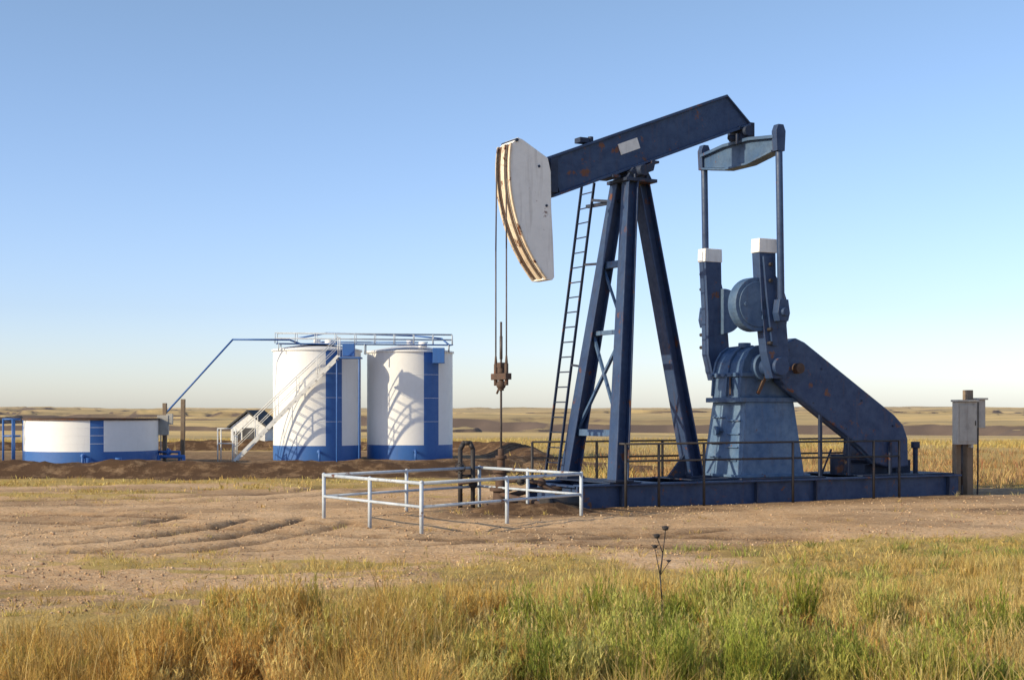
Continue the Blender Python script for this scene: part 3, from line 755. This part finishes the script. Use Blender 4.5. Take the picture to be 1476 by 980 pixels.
# far field grass
n=16000
y=30+80*rng.uniform(0,1,n)**1.4;x=rng.uniform(-.55,.6,n)*y
dm=dirt_mask(x,y);k=(rng.uniform(0,1,n)<(1-dm)*(.2+1.3*sm(.42,.6,fbm(x*.16,y*.3,71,4))))
k&=~((x<1)&(y<37)&(rng.uniform(0,1,n)<.6))
x=x[k];y=y[k];red=(x>3)&(y<60)
hb=np.where((x<1)&(y<38),.35,1.0)*rng.uniform(.12,.42,len(x))
for sel,pal in ((red,[(.34,.16,.08),(.54,.37,.15),(.38,.20,.09),(.58,.42,.18),(.30,.17,.09)]),(~red,YEL+GOLD)):
    m=sel.sum();blades('field_grass',*tufts(x[sel],y[sel],10,np.full(m,.35),hb[sel],.02,pal,(.1,.8)))
# feathery brush in the foreground
def brush(cl,nm,pal,stems=80,leaf=15):
    B=[];Hh=[];An=[];Le=[];W=[];C=[]
    pal=np.array(pal)
    for (cx,cy,r,h) in cl:
        c0=pal[rng.integers(len(pal))]
        a=rng.uniform(0,2*np.pi,stems);rr=np.sqrt(rng.uniform(0,1,stems))*r
        sh=h*rng.uniform(.5,1.12,stems)*(1-.25*(rr/r)**2);sx=cx+rr*.55*np.cos(a);sy=cy+rr*.55*np.sin(a)
        z0=float(height(np.array([cx]),np.array([cy]))[0])-.02
        ox=np.cos(a)*rr*.6+rng.normal(0,.02,stems);oy=np.sin(a)*rr*.6+rng.normal(0,.02,stems)
        B.append(np.column_stack([sx,sy,np.full(stems,z0)]));Hh.append(sh);An.append(np.arctan2(oy,ox));Le.append(np.hypot(ox,oy)/sh);W.append(np.full(stems,.005));C.append(np.tile(c0*np.array([1.2,.95,.9]),(stems,1)))
        t=rng.uniform(.25,1.0,(stems,leaf)).ravel();i=np.repeat(np.arange(stems),leaf)
        px=sx[i]+ox[i]*t**1.6;py=sy[i]+oy[i]*t**1.6;pz=z0+sh[i]*t*(1-.2*t*np.minimum(np.hypot(ox,oy)[i]/sh[i],1.5))
        m=len(t);B.append(np.column_stack([px,py,pz]));Hh.append(rng.uniform(.03,.07,m));An.append(rng.uniform(0,2*np.pi,m));Le.append(rng.uniform(.1,.8,m));W.append(rng.uniform(.003,.0065,m))
        C.append(np.clip(c0*rng.uniform(.65,1.35,(m,1))*(1+.35*(t[:,None]-.5)),.01,.8))
    blades(nm,np.vstack(B),np.concatenate(Hh),np.concatenate(An),np.concatenate(Le),np.concatenate(W),np.vstack(C),mid=1.1)
cl=[]
for i in range(150):
    yy=random.uniform(7.8,11.0);xx=random.uniform(-.7,.30*yy+1.4)
    d=float(fbm(np.array([xx*.9]),np.array([yy*.9]),81,2)[0])
    if d<.40: continue
    edge=min(1,max(.5,(xx+1.0)/1.2))*(1.0 if xx<3.4 else .8)
    cl.append((xx,yy,random.uniform(.12,.22),random.uniform(.26,.55)*edge))
brush(cl,'green_brush',[(.25,.28,.045),(.33,.35,.07),(.42,.42,.11),(.38,.36,.09),(.19,.22,.04),(.48,.44,.15)],75,14)
cl=[]
for i in range(75):
    yy=random.uniform(7.8,11.2);xx=random.uniform(-2.3,.1)
    cl.append((xx,yy,random.uniform(.10,.2),random.uniform(.20,.46)))
for i in range(25):
    yy=random.uniform(7.6,9.6);xx=random.uniform(-4.2,-1.6);cl.append((xx,yy,random.uniform(.10,.18),random.uniform(.10,.22)))
for i in range(35):
    yy=random.uniform(9,12.5);xx=random.uniform(.5,5.0);cl.append((xx,yy,random.uniform(.10,.2),random.uniform(.16,.30)))
brush(cl,'golden_brush',[(.54,.36,.10),(.46,.28,.08),(.60,.44,.16),(.42,.36,.10)],60,12)

# dead sunflower
b=MB();sx,sy=1.13,10.8
pts=[(sx,sy,-.02),(sx+.01,sy,.25),(sx-.005,sy+.01,.45),(sx+.015,sy,.62)]
b.path(pts,.006,6);b.path([pts[3],(sx+.03,sy,.74),(sx+.035,sy,.80)],.004,6);b.path([pts[3],(sx-.015,sy,.70),(sx-.03,sy,.74)],.004,6);b.path([pts[2],(sx-.03,sy,.58),(sx-.045,sy,.66)],.0035,6);b.path([pts[2],(sx+.06,sy,.55)],.003,6)
for c,r in (((sx+.035,sy,.81),.026),((sx-.03,sy,.75),.024),((sx-.045,sy,.67),.02),((sx+.06,sy,.56),.014)):
    b.ball(c,r,0,6,(1,1,.75))
    for i in range(9):
        a=i*.7;b.tube(c,(c[0]+1.5*r*math.cos(a),c[1]+1.5*r*math.sin(a),c[2]+r*.5),.0025,5)
b.obj('dead_sunflower',DARK)

# gravel
def gravel():
    n=15000
    y=10.5+18*rng.uniform(0,1,n)**1.2;x=rng.uniform(-.5,.45,n)*y
    dm=dirt_mask(x,y);k=rng.uniform(0,1,n)<dm*(.3+1.2*sm(.4,.6,fbm(x*.6,y*.6,91,3)));x=x[k];y=y[k];n=len(x)
    s=.006+.016*rng.uniform(0,1,n)**4+.003;z=height(x,y)+s*.3
    o=np.array([(1,0,0),(0,1,0),(-1,0,0),(0,-1,0),(0,0,.8),(0,0,-.8)],float)
    V=o[None]*rng.uniform(.6,1.3,(n,6,1))*s[:,None,None];a=rng.uniform(0,6.28,n);ca,sa=np.cos(a)[:,None],np.sin(a)[:,None]
    V=np.stack([V[:,:,0]*ca-V[:,:,1]*sa,V[:,:,0]*sa+V[:,:,1]*ca,V[:,:,2]],-1)+np.column_stack([x,y,z])[:,None,:]
    F=np.array([(0,1,4),(1,2,4),(2,3,4),(3,0,4),(1,0,5),(2,1,5),(3,2,5),(0,3,5)])
    me=bpy.data.meshes.new('gravel');me.vertices.add(n*6);me.vertices.foreach_set('co',V.ravel())
    lo=(np.arange(n)[:,None,None]*6+F[None]).ravel();me.loops.add(len(lo));me.loops.foreach_set('vertex_index',lo)
    me.polygons.add(n*8);me.polygons.foreach_set('loop_start',np.arange(n*8)*3);me.update(calc_edges=True)
    at=me.color_attributes.new('Col','FLOAT_COLOR','POINT');c=np.ones((n,6,4));base=np.array([[.56,.37,.20],[.42,.26,.14],[.62,.45,.28],[.28,.17,.10]])[rng.integers(0,4,n)]
    c[:,:,:3]=base[:,None,:];at.data.foreach_set('color',c.ravel())
    m,nt,bb=newmat('pebble');a_=N(nt,'ShaderNodeAttribute',attribute_name='Col');nt.links.new(a_.outputs['Color'],bb.inputs['Base Color']);bb.inputs['Roughness'].default_value=.9
    me.materials.append(m);ob=bpy.data.objects.new('gravel',me);COL.objects.link(ob)
gravel()

# ---------------------------------------------------------------- light
EL=math.radians(25);Lx,Ly=-.88,-.475;nrm=math.hypot(Lx,Ly);Lx/=nrm;Ly/=nrm
w=bpy.data.worlds.new('World');scene.world=w;w.use_nodes=True;nt=w.node_tree
sky=nt.nodes.new('ShaderNodeTexSky');sky.sky_type='NISHITA';sky.sun_disc=False;sky.sun_elevation=EL
sky.sun_rotation=math.atan2(Lx,Ly)%(2*math.pi);sky.air_density=1.0;sky.dust_density=.6;sky.ozone_density=1.6
tc=nt.nodes.new('ShaderNodeTexCoord');sp=nt.nodes.new('ShaderNodeSeparateXYZ');nt.links.new(tc.outputs['Generated'],sp.inputs[0])
f=ramp(nt,sp.outputs[2],.04,.30);f0=ramp(nt,sp.outputs[2],0,.07)
tint=mixc(nt,f,(1.06,1.14,1.58),(1.16,1.19,1.27))
tint=mixc(nt,f0,(1.28,1.36,1.75),tint)
skc=mixc(nt,1.0,sky.outputs[0],tint,'MULTIPLY')
bg=nt.nodes['Background'];nt.links.new(skc,bg.inputs[0]);bg.inputs[1].default_value=.135
sd=bpy.data.lights.new('sun','SUN');sd.energy=5.0;sd.angle=math.radians(.5);sd.color=(1,.85,.58)
so=bpy.data.objects.new('sun',sd);COL.objects.link(so)
d=Vector((-Lx*math.cos(EL),-Ly*math.cos(EL),-math.sin(EL)));so.rotation_euler=d.to_track_quat('-Z','Y').to_euler();so.location=(-20,-12,15)

cam=bpy.data.cameras.new('camera');co=bpy.data.objects.new('camera',cam);COL.objects.link(co)
co.location=(0,0,1.7);co.rotation_euler=(math.radians(90),0,0);cam.lens=50;cam.sensor_width=36;cam.shift_y=.069
cam.clip_start=.05;cam.clip_end=30000;scene.camera=co
cam.dof.use_dof=True;cam.dof.focus_distance=27;cam.dof.aperture_fstop=8
